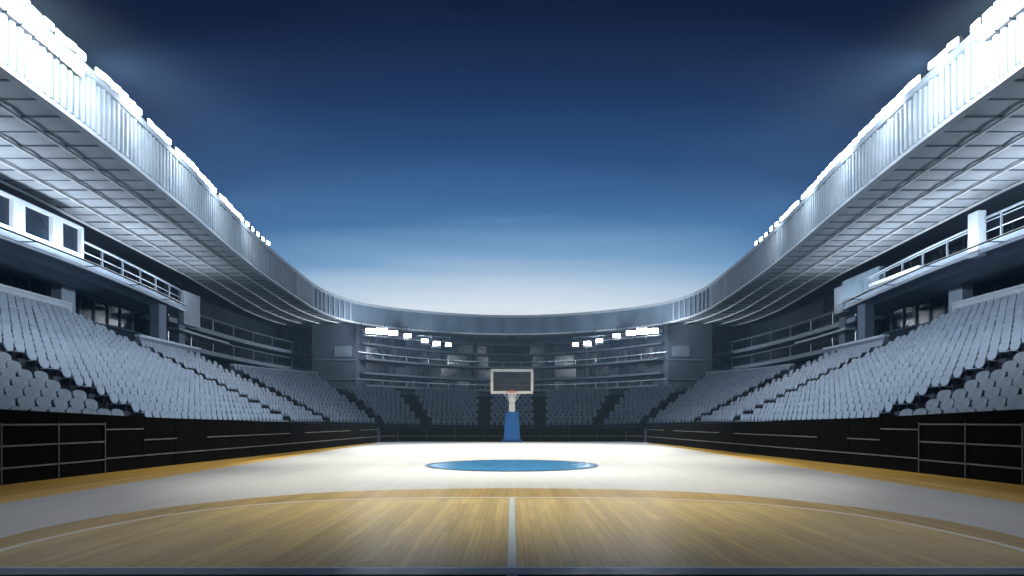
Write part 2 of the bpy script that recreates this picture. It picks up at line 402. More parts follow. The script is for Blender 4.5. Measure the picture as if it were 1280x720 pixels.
for lv in range(4):
    r0, r1 = (0.225, 0.18, 0.145, 0.125, 0.13)[lv:lv + 2]; z0, z1 = 2.21 - 0.11 * lv, 2.10 - 0.11 * lv
    for i in range(nn_):
        for dd in (-0.5, 0.5):
            a0 = 2 * math.pi * (i + 0.5 * (lv % 2)) / nn_; a1 = a0 + dd * 2 * math.pi / nn_
            b.bar((r0 * math.cos(a0), 29.16 + r0 * math.sin(a0), z0), (r1 * math.cos(a1), 29.16 + r1 * math.sin(a1), z1), 0.010, 4)
b.build("net", M["net"], t)

# ------------------------------------------------------------------ seating bowl
SX, YC, RC, FX = 16.0, 57.0, 13.0, 3.0     # side line, arc start, arc radius, half width of the flat end
def bowl(q, t):
    """right half of the bowl: q runs up the side (=y), round the corner (57..77) and to the middle (80); t = distance outward"""
    if q <= YC: return (SX + t, q), (1.0, 0.0)
    if q <= 77:
        ph = (q - YC) / 20 * math.pi / 2; nx, ny = math.cos(ph), math.sin(ph)
        return (FX + (RC + t) * nx, YC + (RC + t) * ny), (nx, ny)
    return (FX - (q - 77), YC + RC + t), (0.0, 1.0)
def h0(q): return interp(q, [(57, 0.6), (75, 0.2)])
TR, RI = 0.8, 0.4
SECT = [(10.0, 28.7, 20, 0.92), (30.3, 48.6, 20, 0.66), (50.2, 58.4, 15, 0.66), (59.7, 65.9, 13, 0.50), (66.8, 70.7, 10, 0.50), (71.8, 76.5, 10, 0.50), (77.55, 80.0, 10, 0.50)]
AISLES = [(28.7, 30.3, 20), (48.6, 50.2, 18), (58.4, 59.7, 15), (65.9, 66.8, 11), (70.7, 71.8, 10), (76.5, 77.55, 10)]
def qs(a, b, arcstep=0.8):
    n = max(1, int(math.ceil((b - a) / (arcstep if b > YC else 6)))); return [a + (b - a) * i / n for i in range(n + 1)]
def terrace(a, b, rows, lift=0.0, half=False):
    mb = MB(); Q = qs(a, b)
    prof = []
    st = TR / 2 if half else TR; ri = RI / 2 if half else RI; nn = rows * 2 if half else rows
    for i in range(nn):
        prof += [(i * st, i * ri), (i * st, (i + 1) * ri), ((i + 1) * st, (i + 1) * ri)] if i else [(0, -5), (0, ri), (st, ri)]
    prof.append((nn * st + 0.0, -5))
    vs = []; k = len(prof)
    for q in Q:
        for o, hh in prof:
            (x, y), _n = bowl(q, o); vs.append((x, y, 0.0 if hh == -5 else h0(q) - RI + hh + lift))
    fs = []
    for i in range(len(Q) - 1):
        for j in range(k):
            j2 = (j + 1) % k; fs.append((i * k + j, i * k + j2, (i + 1) * k + j2, (i + 1) * k + j))
    # side closures as quads under every tread
    for e_ in (0, len(Q) - 1):
        base = e_ * k
        fs.append(tuple(base + j for j in range(k)))
    mb.add(vs, fs); return mb
stand = {}
SIDENAME = {1: "right", -1: "left"}
for s in (1, -1):
    t = thing("grandstand", f"stepped {SIDENAME[s]} grandstand of dark terraces rising from the court's {SIDENAME[s]} sideline round to the corner", "grandstand", (16 * s, 30, 0))
    stand[s] = t
end_stand = thing("grandstand", "stepped far grandstand behind the basket, facing the camera", "grandstand", (0, 72, 0))
for s in (1, -1):
    for i, (a, b, rows, pitch) in enumerate(SECT):
        par = stand[s] if a < 66 else end_stand
        mb = terrace(a, b - (0.0 if b < 80 else 0), rows)
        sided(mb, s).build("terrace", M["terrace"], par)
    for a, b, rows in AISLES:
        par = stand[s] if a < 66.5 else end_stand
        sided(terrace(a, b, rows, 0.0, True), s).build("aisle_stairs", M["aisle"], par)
    # parapets behind the last rows
    def wallpart(a, b, t0, hh, thick, mname, name, par, base=-0.6, cop=True):
        Q = qs(a, b, 0.8); path = [bowl(q, t0)[0] for q in Q]
        hb = h0((a + b) / 2) - RI + t0 / TR * RI
        m1 = MB(); m1.sweep(path, [(0.02, hb + base), (0.02, hb + hh), (thick, hb + hh), (thick, hb + base)]); sided(m1, s).build(name, M[mname], par)
        if cop:
            m2 = MB(); m2.sweep(path, [(-0.05, hb + hh + 0.003), (-0.05, hb + hh + 0.18), (thick + 0.05, hb + hh + 0.18), (thick + 0.05, hb + hh + 0.003)]); sided(m2, s).build("coping", M["coping"], par)
    wallpart(10, 48.6, 16.0, 1.15, 0.25, "coping", "parapet", stand[s])
    wallpart(50.2, 58.4, 12.0, 1.1, 0.3, "parapet", "parapet", stand[s])
    wallpart(59.7, 65.9, 10.4, 0.8, 0.3, "parapet", "parapet", stand[s])
    wallpart(66.8, 70.7, 8.0, 0.35, 0.3, "parapet", "parapet", end_stand, cop=False)
    wallpart(71.8, 76.5, 8.0, 0.35, 0.3, "parapet", "parapet", end_stand, cop=False)
    wallpart(77.55, 80, 8.0, 0.35, 0.3, "parapet", "parapet", end_stand, cop=False)

# seats
def seat_parts(wd, hb=0.46):
    back = MB(); pan = MB(); leg = MB()
    prof = []
    for k in range(14):
        a = -math.pi / 2 + 2 * math.pi * (k + 0.5) / 14; cx_, sz_ = math.cos(a), math.sin(a); p_ = 2 / 2.5
        ww = wd / 2 * (1.0 if sz_ > 0 else 0.93)
        prof.append((ww * math.copysign(abs(cx_) ** p_, cx_), 0.62 + 0.25 * math.copysign(abs(sz_) ** p_, sz_)))
    n = len(prof); vs = []
    for dy in (0.0, 0.055):
        for x, z in prof: vs.append((x, 0.42 + dy + (z - 0.32) * 0.22 + 0.25 * (x / wd) ** 2 * -0.35, z))
    back.add(vs, [tuple(range(n))[::-1], tuple(range(n, 2 * n))] + [(i, (i + 1) % n, n + (i + 1) % n, n + i) for i in range(n)])
    pw = wd * 0.43
    pan.add([(-pw, 0.05, 0.37), (pw, 0.05, 0.37), (pw, 0.46, 0.34), (-pw, 0.46, 0.34),
             (-pw, 0.05, 0.32), (pw, 0.05, 0.32), (pw, 0.46, 0.30), (-pw, 0.46, 0.30)],
            [(0, 1, 2, 3), (7, 6, 5, 4), (0, 4, 5, 1), (1, 5, 6, 2), (2, 6, 7, 3), (3, 7, 4, 0)])
    leg.box((0, 0.40, 0.155), (0.10, 0.12, 0.31)); leg.box((0, 0.52, 0.30), (0.12, 0.04, 0.60))
    return back, pan, leg
def seat_mesh_set(wd, tagname, m):
    out_ = {}
    for nm, mb, mm in zip(("backrest", "seat_pan", "bracket"), seat_parts(wd), (m, m, M["seatleg"])):
        me = bpy.data.meshes.new(nm + "_" + tagname); me.from_pydata(mb.v, [], mb.f)
        bm = bmesh.new(); bm.from_mesh(me); bmesh.ops.recalc_face_normals(bm, faces=bm.faces)
        if nm != "bracket": bmesh.ops.bevel(bm, geom=bm.edges[:], offset=0.012, segments=1, affect="EDGES")
        bm.to_mesh(me); bm.free(); me.materials.append(mm); out_[nm] = me
    return out_
seats = []
for si, (a, b, rows, pitch) in enumerate(SECT):
    for r in range(rows):
        t0 = r * TR + 0.18
        if b <= YC: ln = b - a
        elif a < 77: ln = sum(math.dist(bowl(x, t0)[0], bowl(y, t0)[0]) for x, y in zip(qs(a, b, .2), qs(a, b, .2)[1:]))
        else: ln = (b - a) * 1.0
        n = int(ln / pitch)
        for s in (1, -1):
            for i in range(n):
                q = a + (b - a) * (i + 0.5) / n
                # rows are staggered by half a seat, as the lit block shows
                if r % 2: q += 0.5 * (b - a) / n; 
                if q > b - 0.2 * pitch: continue
                (x, y), (nx, ny) = bowl(q, t0)
                z = h0(q) + r * RI
                if si == 0 and r > 12 and y < 18: continue
                if y < 12: continue
                seats.append((x * s, y, z, nx * s, ny, si, r, i, s))
def inframe(st):
    x, y, z = st[:3]
    px = 640 + x / y * 835; py = 526 - (z + 0.6 - EYE) / y * 835
    return -8 < px < 1288 and py > 0 and py < 524
order = sorted([k for k in range(len(seats)) if inframe(seats[k])], key=lambda k: math.dist(seats[k][:3], (0, 0, EYE)))
chosen = set(order[:300])
setA = seat_mesh_set(0.88, "wide", M["seatw"]); setB = seat_mesh_set(0.652, "narrow", M["seat"])
setC = seat_mesh_set(0.495, "small", M["seat"])
proto = {}
for key, ms in (("wide", setA), ("narrow", setB)):
    e_ = bpy.data.objects.new("stadium_seat", None); parts = []
    for nm, me in ms.items():
        o = bpy.data.objects.new(nm, me); parts.append(o)
    proto[key] = (e_, parts)
used = set()
rest = {"small": [MB(), MB()], "wide": [MB(), MB()], "narrow": [MB(), MB()]}
for k, (x, y, z, nx, ny, si, r, i, s) in enumerate(seats):
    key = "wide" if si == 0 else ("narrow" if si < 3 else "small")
    ang = math.atan2(ny, nx) - math.pi / 2
    ang += random.uniform(-0.06, 0.06)
    if k in chosen:
        e0, ps = proto[key]
        if key in used: e_ = e0.copy()
        else: e_ = e0
        C.objects.link(e_)
        e_.location = (x, y, z); e_.rotation_euler = (0, 0, ang); e_.empty_display_size = 0.3
        for o in ps:
            o2 = o.copy() if key in used else o
            C.objects.link(o2); o2.parent = e_
        used.add(key)
        sd = SIDENAME[s]
        if si == 0:
            n0 = int(18.7 / 0.92); e_["label"] = f"wide grey seat in nearest {sd} block, {ordw(r + 1)} row up, {ordw(n0 - i)} in from the black aisle"
            e_["group"] = f"wide grey seats in the nearest {sd} block"
        else:
            e_["label"] = f"pale grey seat in big lit {sd} block, {ordw(r + 1)} row up, {ordw(i + 1)} beyond the black aisle"
            e_["group"] = f"pale grey seats in the big lit {sd} block"
        e_["category"] = "seat"
    else:
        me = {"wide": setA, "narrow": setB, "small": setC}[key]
        ca, sa = math.cos(ang), math.sin(ang)
        far = y > 50
        for nm in ("backrest", "seat_pan", "bracket"):
            if far and nm == "bracket": continue
            src = me[nm]
            vs = [(x + v.co.x * ca - v.co.y * sa, y + v.co.x * sa + v.co.y * ca, z + v.co.z) for v in src.vertices]
            rest[key][1 if nm == "bracket" else 0].add(vs, [tuple(p.vertices) for p in src.polygons])
# everything past the 300 seats that show largest: one object
allr = MB(); mi = []
for key, slot in (("wide", 0), ("narrow", 1), ("small", 1)):
    for j in (0, 1):
        n0 = len(allr.f); allr.add(rest[key][j].v, rest[key][j].f); mi += [slot if j == 0 else 2] * (len(allr.f) - n0)
me = bpy.data.meshes.new("stadium_seats"); me.from_pydata(allr.v, [], allr.f)
for m_ in (M["seatw"], M["seat"], M["seatleg"]): me.materials.append(m_)
me.polygons.foreach_set("material_index", mi)
o = bpy.data.objects.new("distant_seating", me); C.objects.link(o)
tag(o, "mass of small pale seats filling the farther rows of the stands", "seating", kind="stuff")

# ------------------------------------------------------------------ stadium shell, balconies, towers
def rib_wall(path, h_a, h_b, step, mb, depth=0.12, wd=0.12):
    for i, p in enumerate(resample(path, step)):
        mb.box((p[0] - depth / 2, p[1], (h_a + h_b) / 2), (depth, wd, h_b - h_a))
for s in (1, -1):
    sd = SIDENAME[s]
    t = thing("stadium_wall", f"dark outer stadium wall behind the {sd} balcony", "wall", (36 * s, 50, 0))
    m = MB(); m.sweep([(35.5, 8), (35.5, 40), (35.5, 80), (35.2, 93), (32, 101), (26.5, 103)], [(0, 0), (0, 16.2), (0.5, 16.2), (0.5, 0)])
    sided(m, s).build("wall", M["shell"], t)
    # concourse glazing just above the lower tier
    wi = MB(); mu = MB(); y = 20
    wi.box((35.42, 47, 10.4), (0.06, 58, 2.2)); sided(wi, s).build("glazing", M["glass"], t)
    y = 18.5
    while y < 76:
        mu.box((35.33, y, 10.4), (0.12, 0.16, 2.3)); y += 1.9
    mu.box((35.3, 47, 9.28), (0.12, 58, 0.12)); mu.box((35.3, 47, 11.5), (0.12, 58, 0.12))
    sided(mu, s).build("mullions", M["soffitb"], t)
    up = MB(); up.box((35.42, 47, 14.2), (0.06, 58, 1.9)); sided(up, s).build("glazing", M["glass"], t)
    mu = MB(); y = 18.5
    while y < 76:
        mu.box((35.33, y, 14.2), (0.12, 0.12, 1.9)); y += 2.6
    sided(mu, s).build("mullions", M["shell"], t)

    # ---- near balcony
    BP = catmull([(27.9, 16), (28.0, 36), (28.15, 43.5), (28.9, 52), (30.0, 61.0)], 6)
    t = thing("balcony", (f"long {sd} balcony over the concourse with white framed window box" if s < 0 else f"long {sd} balcony over the concourse with double handrail and tall pale post"), "balcony", (30 * s, 40, 11))
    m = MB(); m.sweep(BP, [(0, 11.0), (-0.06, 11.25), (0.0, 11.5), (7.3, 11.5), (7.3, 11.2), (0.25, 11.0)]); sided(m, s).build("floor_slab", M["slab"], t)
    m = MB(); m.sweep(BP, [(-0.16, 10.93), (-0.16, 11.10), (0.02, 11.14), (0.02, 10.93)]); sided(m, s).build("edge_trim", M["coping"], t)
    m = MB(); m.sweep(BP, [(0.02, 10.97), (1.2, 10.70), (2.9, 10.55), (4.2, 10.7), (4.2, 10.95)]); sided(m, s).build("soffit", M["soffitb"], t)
    def rail_run(path, ha, hb, post_step, name="railing", r=0.05, rp=0.035, mids=(0.5,), inset=0.12, par=None, endposts=True):
        m = MB()
        P = path
        for zz, rr in [(hb, r)] + [(ha + (hb - ha) * q, rp * 0.7) for q in mids]:
            for a, b in zip(P, P[1:]): m.bar((a[0] + inset, a[1], zz), (b[0] + inset, b[1], zz), rr, 6)
        o_ = sided(m, s).build(name, M["rail"], par)
        for p in resample(P, post_step):
            q = MB(); q.bar((p[0] + inset, p[1], ha), (p[0] + inset, p[1], hb), rp, square=True)
            c = sided(q, s).build("post", M["rail"]); c.parent = o_
        return o_
    if s < 0:
        # window box of white frames, y 20..43.3
        box = MB()
        for h_, hh in ((11.62, 0.24), (13.42, 0.16)): box.box((28.0, 31.2, h_), (0.35, 24.4, hh))
        ys = [19.6, 23.0, 26.5, 30.0, 34.0, 37.75, 40.95, 43.3]
        for i, yy in enumerate(ys): box.box((27.995, yy, 12.54), (0.34, (0.9 if i < 7 else 0.25), 1.60))
        sided(box, s).build("window_box", M["white"], t)
        for i in range(len(ys) - 1):
            w_ = MB(); y0, y1 = ys[i] + 0.45, ys[i + 1] - (0.45 if i < 6 else 0.12)
            w_.box((28.1, (y0 + y1) / 2, 12.54), (0.04, y1 - y0, 1.60)); sided(w_, s).build("window_pane", M["glass"], t)
        m = MB(); m.box((29.6, 31.2, 13.56), (3.2, 24.4, 0.12)); sided(m, s).build("box_roof", M["soffitb"], t)
        rp = [p for p in BP if p[1] > 43.4]; rp = [(28.14, 43.5)] + rp
        rail_run(rp, 11.5, 12.8, 2.9, par=t, r=0.09, rp=0.06, mids=(0.48,))
        m = MB(); m.box((30.2, 62.6, 11.35), (0.5, 3.2, 3.1)); sided(m, s).build("end_wall", M["slab"], t, bevel=0.08)
    else:
        rp = [p for p in BP if p[1] > 40.4]
        rail_run(rp, 11.5, 12.75, 2.9, par=t, r=0.07, rp=0.05, mids=(0.86,))
        rail_run([p for p in BP if p[1] < 40.5], 11.5, 13.0, 3.2, par=t, r=0.08, rp=0.05, mids=(0.84, 0.45))
        m = MB(); m.box((27.98, 40.2, 12.15), (0.5, 0.9, 2.7)); sided(m, s).build("tall_post", M["coping"], t, bevel=0.04)
        m = MB(); m.box((29.6, 56.4, 12.5), (0.5, 6.0, 1.7)); sided(m, s).build("screen_panel", M["glasspale"], t, bevel=0.05)
        m = MB(); m.box((29.9, 60.6, 11.9), (0.6, 1.6, 2.4)); sided(m, s).build("end_wall", M["slab"], t, bevel=0.05)
        m = MB(); m.box((28.4, 49.5, 11.62), (0.5, 6.5, 0.22)); sided(m, s).build("light_shelf", M["white"], t)
    # ---- columns between the lower tier and the balcony
    for j, (cx_, cy_, h1, wd) in enumerate([(32.45, 48.3, 11.0, 1.5), (30.2, 57.0, 10.9, 1.2), (33.0, 66.0, 11.2, 1.2)]):
        c = MB(); c.box((cx_, cy_, (h1 + 5) / 2), (0.8, wd, h1 - 5))
        col = sided(c, s).build("column", M["slab" if j == 0 else "soffitb"], bevel=0.03)
        tag(col, f"{['pale square column at the end of the long white parapet', 'grey column behind the short parapet', 'dim grey column under the farther balcony'][j]}, {sd} side", "column", f"concrete columns under the balconies")
    # ---- farther balcony: two decks
    FP = catmull([(32.6, 63.5), (33.0, 72), (32.6, 84), (31.2, 94), (28.6, 100)], 6)
    t = thing("balcony", f"dim far {sd} balcony of stacked decks and rails running to the corner tower", "balcony", (33 * s, 80, 10))
    for ha, dep in ((10.9, 3.0), (8.6, 3.0)):
        m = MB(); m.sweep(FP, [(0, ha - 0.45), (0, ha), (dep, ha), (dep, ha - 0.25)]); sided(m, s).build("floor_slab", M["slab"], t)
        rail_run(FP, ha, ha + 1.25, 5.2, par=t, r=0.12, rp=0.09, mids=(), inset=0.15)
        m = MB(); m.sweep(FP, [(2.2, ha + 0.0), (2.2, ha + 2.0), (2.3, ha + 2.0), (2.3, ha)]); sided(m, s).build("back_glazing", M["glass"], t)
    m = MB(); m.sweep(FP, [(2.4, 0), (2.4, 8.1), (2.9, 8.1), (2.9, 0)]); sided(m, s).build("lower_wall", M["shell"], t)
    # stray ledges on the farther balcony, as in the photo
    m = MB(); m.sweep([p for p in FP if p[1] < 76], [(-0.9, 9.65), (-0.9, 9.85), (-0.02, 9.85), (-0.02, 9.65)]); sided(m, s).build("canopy_ledge", M["coping"], t)
    # ---- corner tower
    t = thing("corner_tower", f"plain dark concrete tower in the far {sd} corner beside the floodlights", "tower", (24.6 * s, 94, 0))
    m = MB(); m.box((24.7, 95.2, 7.2), (6.2, 5.0, 14.4)); sided(m, s).build("wall", M["tower"], t, bevel=0.06)
    m = MB(); m.box((24.7, 92.62, 9.4), (6.24, 0.14, 0.14)); m.box((24.7, 92.62, 6.7), (6.24, 0.14, 0.10)); sided(m, s).build("string_course", M["soffitb"], t)
    m = MB(); m.box((23.4, 92.6, 10.6), (2.4, 0.1, 1.5)); sided(m, s).build("wall_panel", M["parapet"], t)

# ------------------------------------------------------------------ far facade of suites
def fac(x, off=0): return (x, 112 - 0.036 * x * x + off)
FX_ = [fac(21.8 - 43.6 * i / 30) for i in range(31)]   # right to left: outward = +y
t = thing("suite_building", "far curved facade of glazed suites and decks between the two corner towers", "building", (0, 110, 0))
m = MB(); m.sweep(FX_, [(0, 0), (0, 16.4), (0.5, 16.4), (0.5, 0)]); m.build("wall", M["shell"], t)
lev = [(6.1, 1.6), (7.9, 1.1), (9.9, 1.5), (12.1, 0.9), (13.8, 0.5)]
for li, (hh, dep) in enumerate(lev):
    m = MB(); m.sweep(FX_, [(-dep, hh - 0.28), (-dep, hh), (-0.02, hh), (-0.02, hh - 0.38)]); m.build("deck", M["band"], t)
    if li in (0, 2):
        m = MB()
        P = [fac(21.8 - 43.6 * i / 30, -dep + 0.08) for i in range(31)]
        for a, b in zip(P, P[1:]): m.bar((*a, hh + 0.75), (*b, hh + 0.75), 0.07, 5)
        for p in P[::2]: m.bar((*p, hh), (*p, hh + 0.75), 0.04, square=True)
        m.build("railing", M["rail"], t)
tops = [7.45, 9.4, 11.6, 13.4]
for li in range(4):
    z0, z1 = lev[li][0] + 0.15, tops[li]
    nb = (14, 9, 12, 7)[li]
    for i in range(nb):
        xa = -21 + 42 * i / nb; xb = xa + 42 / nb - (0.5 if li % 2 == 0 else 1.3)
        a, b = fac(xb), fac(xa)
        m = MB(); m.sweep([(a[0], a[1] - 0.06), (b[0], b[1] - 0.06)], [(-0.03, z0), (-0.03, z1), (0.03, z1), (0.03, z0)])
        m.build("window", M["glass"], t)
for i in (1, 3, 5, 9, 11, 13):
    p = fac(-21 + 3 * i, -0.5); m = MB(); m.box((p[0], p[1], 10), (0.6 if i % 3 else 1.3, 0.5, 7.7)); m.build("pier", M["pier"], t)

# ------------------------------------------------------------------ roof
F0 = catmull([(19.1, 10), (19.3, 18), (19.6, 26), (20.0, 33), (21.0, 43), (22.1, 52), (23.0, 61), (23.7, 73), (23.9, 82), (22.8, 89), (20.2, 94.2), (15.8, 98.5), (9.7, 102.2), (4.5, 104), (0, 104.5)], 8)
F1 = resample(F0, 0.8)
F = [p for p in F1 if p[0] > 0.25]
def outer(p, side_x, corner):
    x, y = p
    if y < 82: return (interp(y, side_x), y)
    f = min(1, math.atan2(y - 82, max(0.01, x)) / (math.pi / 2) if y > 82 else 0)
    # fraction along the corner by arc position
    return None
def polyfrac(P, f):
    L_ = [0]
    for a, b in zip(P, P[1:]): L_.append(L_[-1] + math.dist(a, b))
    d_ = f * L_[-1]
    for i in range(len(P) - 1):
        if d_ <= L_[i + 1] + 1e-9:
            t_ = (d_ - L_[i]) / (L_[i + 1] - L_[i]); return (P[i][0] + (P[i + 1][0] - P[i][0]) * t_, P[i][1] + (P[i + 1][1] - P[i][1]) * t_)
    return P[-1]
def ring_at(side_x, cornerP):
    """outer ring point for every front point"""
    res = []; ic = next(i for i, p in enumerate(F) if p[1] >= 82)
    L_ = [0]
    for a, b in zip(F[ic:], F[ic + 1:]): L_.append(L_[-1] + math.dist(a, b))
    for i, p in enumerate(F):
        if i < ic: res.append((interp(p[1], side_x), p[1]))
        else: res.append(polyfrac(cornerP, L_[i - ic] / L_[-1]))
    return res
S_ = ring_at([(10, 28.8), (40, 29.0), (62, 30.4), (75, 32), (82, 32.8)], catmull([(32.8, 82), (32.5, 92), (29.5, 100), (22, 106.5), (12, 110.2), (0.25, 112)], 6))
O_ = ring_at([(10, 37.0), (82, 37.0)], catmull([(37, 82), (37, 95), (34, 105), (25, 114), (13, 119), (0.25, 121)], 6))
ZB, ZT = 14.5, 17.4
def strip(A, B, za, zb):
    m = MB(); vs = []; fs = []
    for a, b in zip(A, B): vs += [(a[0], a[1], za), (b[0], b[1], zb)]
    for i in range(len(A) - 1): fs.append((2 * i, 2 * i + 1, 2 * i + 3, 2 * i + 2))
    m.add(vs, fs); return m
def both(m):
    r = MB(); r.add(m.v, m.f); q = m.mirrored(); r.add(q.v, q.f); return r
roof = thing("stadium_roof", "sweeping horseshoe roof with ribbed fascia and gridded pale soffit round the open sky", "roof", (0, 60, 14.5))
FP_full = F + [(-x, y) for x, y in reversed(F)]
m = MB(); m.sweep(FP_full, [(0, ZB), (0, ZT), (0.12, ZT), (0.12, ZB)]); m.build("fascia", M["fascia"], roof)
m = MB()
for p in range(1, 1):
    pass
Fr = resample(F, 0.46)
for i in range(1, len(Fr) - 1):
    a, b = Fr[i - 1], Fr[i + 1]; ang = math.atan2(b[1] - a[1], b[0] - a[0]); dx, dy = b[0] - a[0], b[1] - a[1]; l = math.hypot(dx, dy)
    nx, ny = dy / l, -dx / l
    wd = random.choice((0.12, 0.16, 0.2)); h1 = ZT - 0.32 - random.choice((0, 0, 0.1))
    if Fr[i][1] > 80 and (Fr[i][1] > 92 or i % 3): continue
    m.box((Fr[i][0] - nx * 0.07, Fr[i][1] - ny * 0.07, (ZB + 0.2 + h1) / 2), (wd, 0.14, h1 - ZB - 0.2), rz=ang)
both(m).build("fascia_ribs", M["fasciarib"], roof)
m = MB(); m.sweep(FP_full, [(-0.20, ZB - 0.12), (-0.20, ZB + 0.08), (0.2, ZB + 0.08), (0.2, ZB - 0.12)]); m.build("edge_trim", M["white"], roof)
m = MB(); m.sweep(FP_full, [(-0.16, ZT - 0.28), (-0.16, ZT + 0.06), (0.3, ZT + 0.06), (0.3, ZT - 0.28)]); m.build("top_trim", M["fasciarib"], roof)
# soffit: shallow pitched bays, 1.6 m each, flat across the depth
m = MB(); vs = []; fs = []; K = 4
for i, (a, b) in enumerate(zip(F, S_)):
    z = ZB + 0.14 + (0.0 if i % 2 else 0.05)
    for k in range(K + 1):
        t_ = k / K; vs.append((a[0] + 0.15 * (1 - t_) + (b[0] - a[0]) * t_, a[1] + (b[1] - a[1]) * t_, z))
for i in range(len(F) - 1):
    for k in range(K): fs.append((i * (K + 1) + k, i * (K + 1) + k + 1, (i + 1) * (K + 1) + k + 1, (i + 1) * (K + 1) + k))
m.add(vs, fs); both(m).build("soffit", M["roof"], roof)
m = MB()
for i in range(1, len(F), 2):
    a, b = F[i], S_[i]; m.bar((a[0] + 0.2, a[1], ZB + 0.13), (b[0], b[1], ZB + 0.13), 0.05 if i % 4 == 1 else 0.03, square=True)
both(m).build("cross_beams", M["roofrib"], roof)
for fr_ in (0.25, 0.5, 0.74, 1.0):
    P = [(a[0] + (b[0] - a[0]) * fr_, a[1] + (b[1] - a[1]) * fr_) for a, b in zip(F, S_)]
    P = [p for p in P if p[1] < 96]
    for s in (1, -1):
        m = MB(); m.sweep(P, [(-0.055, ZB - 0.03), (-0.055, ZB + 0.10), (0.055, ZB + 0.10), (0.055, ZB - 0.03)]); sided(m, s).build("long_beam", M["roofbeam"], roof)
both(strip(S_, O_, 15.6, 15.9)).build("rear_deck", M["deck"], roof)  # dark colour stands in for the shade behind the soffit panels
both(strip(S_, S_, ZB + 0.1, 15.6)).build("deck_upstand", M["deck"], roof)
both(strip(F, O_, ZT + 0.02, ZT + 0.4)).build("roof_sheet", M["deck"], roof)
m = MB(); m.sweep(O_, [(0, 15.9), (0, ZT + 0.4), (0.15, ZT + 0.4), (0.15, 15.9)]); both(m).build("rear_edge", M["shell"], roof)
# close the middle
m = MB()
a, b, c = F[-1], S_[-1], O_[-1]
m.box((0, (a[1] + b[1]) / 2, ZB + 0.3), (2 * a[0] + 0.3, b[1] - a[1] - 0.2, 0.06)); m.build("soffit", M["roof"], roof)
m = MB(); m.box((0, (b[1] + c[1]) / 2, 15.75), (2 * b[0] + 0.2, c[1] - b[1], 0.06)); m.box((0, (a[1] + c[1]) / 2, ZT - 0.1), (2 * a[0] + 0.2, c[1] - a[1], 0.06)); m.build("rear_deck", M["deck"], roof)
# hanging trusses at the far rim
for s in (1, -1):
    t = thing("lighting_truss", f"slender steel truss hanging below the far roof rim, {SIDENAME[s]} side", "truss", (14 * s, 96, 13))
    P = [(20.6, 91.5), (18.0, 94.2), (15.2, 96.6), (12.2, 98.6), (9.2, 100.2)]
    for a, b in zip(P, P[1:]):
        m = MB()
        for zz in (12.75, 13.45): m.bar((*a, zz), (*b, zz), 0.05)
        for k in range(4):
            p0 = (a[0] + (b[0] - a[0]) * k / 4, a[1] + (b[1] - a[1]) * k / 4); p1 = (a[0] + (b[0] - a[0]) * (k + 1) / 4, a[1] + (b[1] - a[1]) * (k + 1) / 4)
            m.bar((*p0, 12.75 if k % 2 else 13.45), (*p1, 13.45 if k % 2 else 12.75), 0.03)
        sided(m, s).build("truss_bay", M["rail"], t)
    for p in P:
        m = MB(); m.bar((*p, 13.4), (*p, 14.6), 0.05); sided(m, s).build("hanger", M["housing"], t)

# ------------------------------------------------------------------ floodlights
hou = MB(); hou.box((0, 0.14, 0.0), (0.80, 0.24, 0.44)); 
for k in range(5): hou.box((-0.32 + 0.16 * k, 0.30, 0), (0.03, 0.08, 0.36))
len_ = MB(); len_.box((0, -0.01, 0.0), (0.72, 0.05, 0.37))
yo = MB(); yo.box((0.43, 0.14, -0.16), (0.03, 0.08, 0.40)); yo.box((-0.43, 0.14, -0.16), (0.03, 0.08, 0.40)); yo.box((0, 0.14, -0.36), (0.89, 0.10, 0.04))
fl0 = bpy.data.objects.new("floodlight", None)
flp = [hou.build("housing", M["housing"], bevel=0.015), len_.build("lens", M["lens"]), yo.build("bracket", M["housing"])]
for o in flp: C.objects.unlink(o)
first = [True]
def floodlight(loc, face, scale, label, group, tilt=0.0, parts=3):
    e_ = fl0 if first[0] else fl0.copy(); C.objects.link(e_)
    e_.location = loc; e_.rotation_euler = (tilt, 0, face); e_.scale = (scale,) * 3; e_.empty_display_size = 0.3
    e_["label"] = label; e_["category"] = "floodlight"; e_["group"] = group
    for o in flp[:parts]:
        o2 = o if first[0] else o.copy(); C.objects.link(o2); o2.parent = e_
    first[0] = False
def lamp(kind, name, loc, power, col=(0.86, 0.93, 1.0), radius=0.3, target=None, size=60, blend=0.6):
    l = bpy.data.lights.new(name, kind); l.energy = power; l.color = col; l.shadow_soft_size = radius
    if kind == "SPOT": l.spot_size = rad(size); l.spot_blend = blend
    o = bpy.data.objects.new(name, l); C.objects.link(o); o.location = loc
    if target: o.rotation_euler = (Vector(target) - Vector(loc)).to_track_quat("-Z", "Y").to_euler()
    return o
GAPS = {-1: (31.2, 36.6, 41.0, 49.6), 1: (28.8, 32.0, 50.8)}
FL = resample([p for p in F0 if 25.4 < p[1] < 66], 0.78)
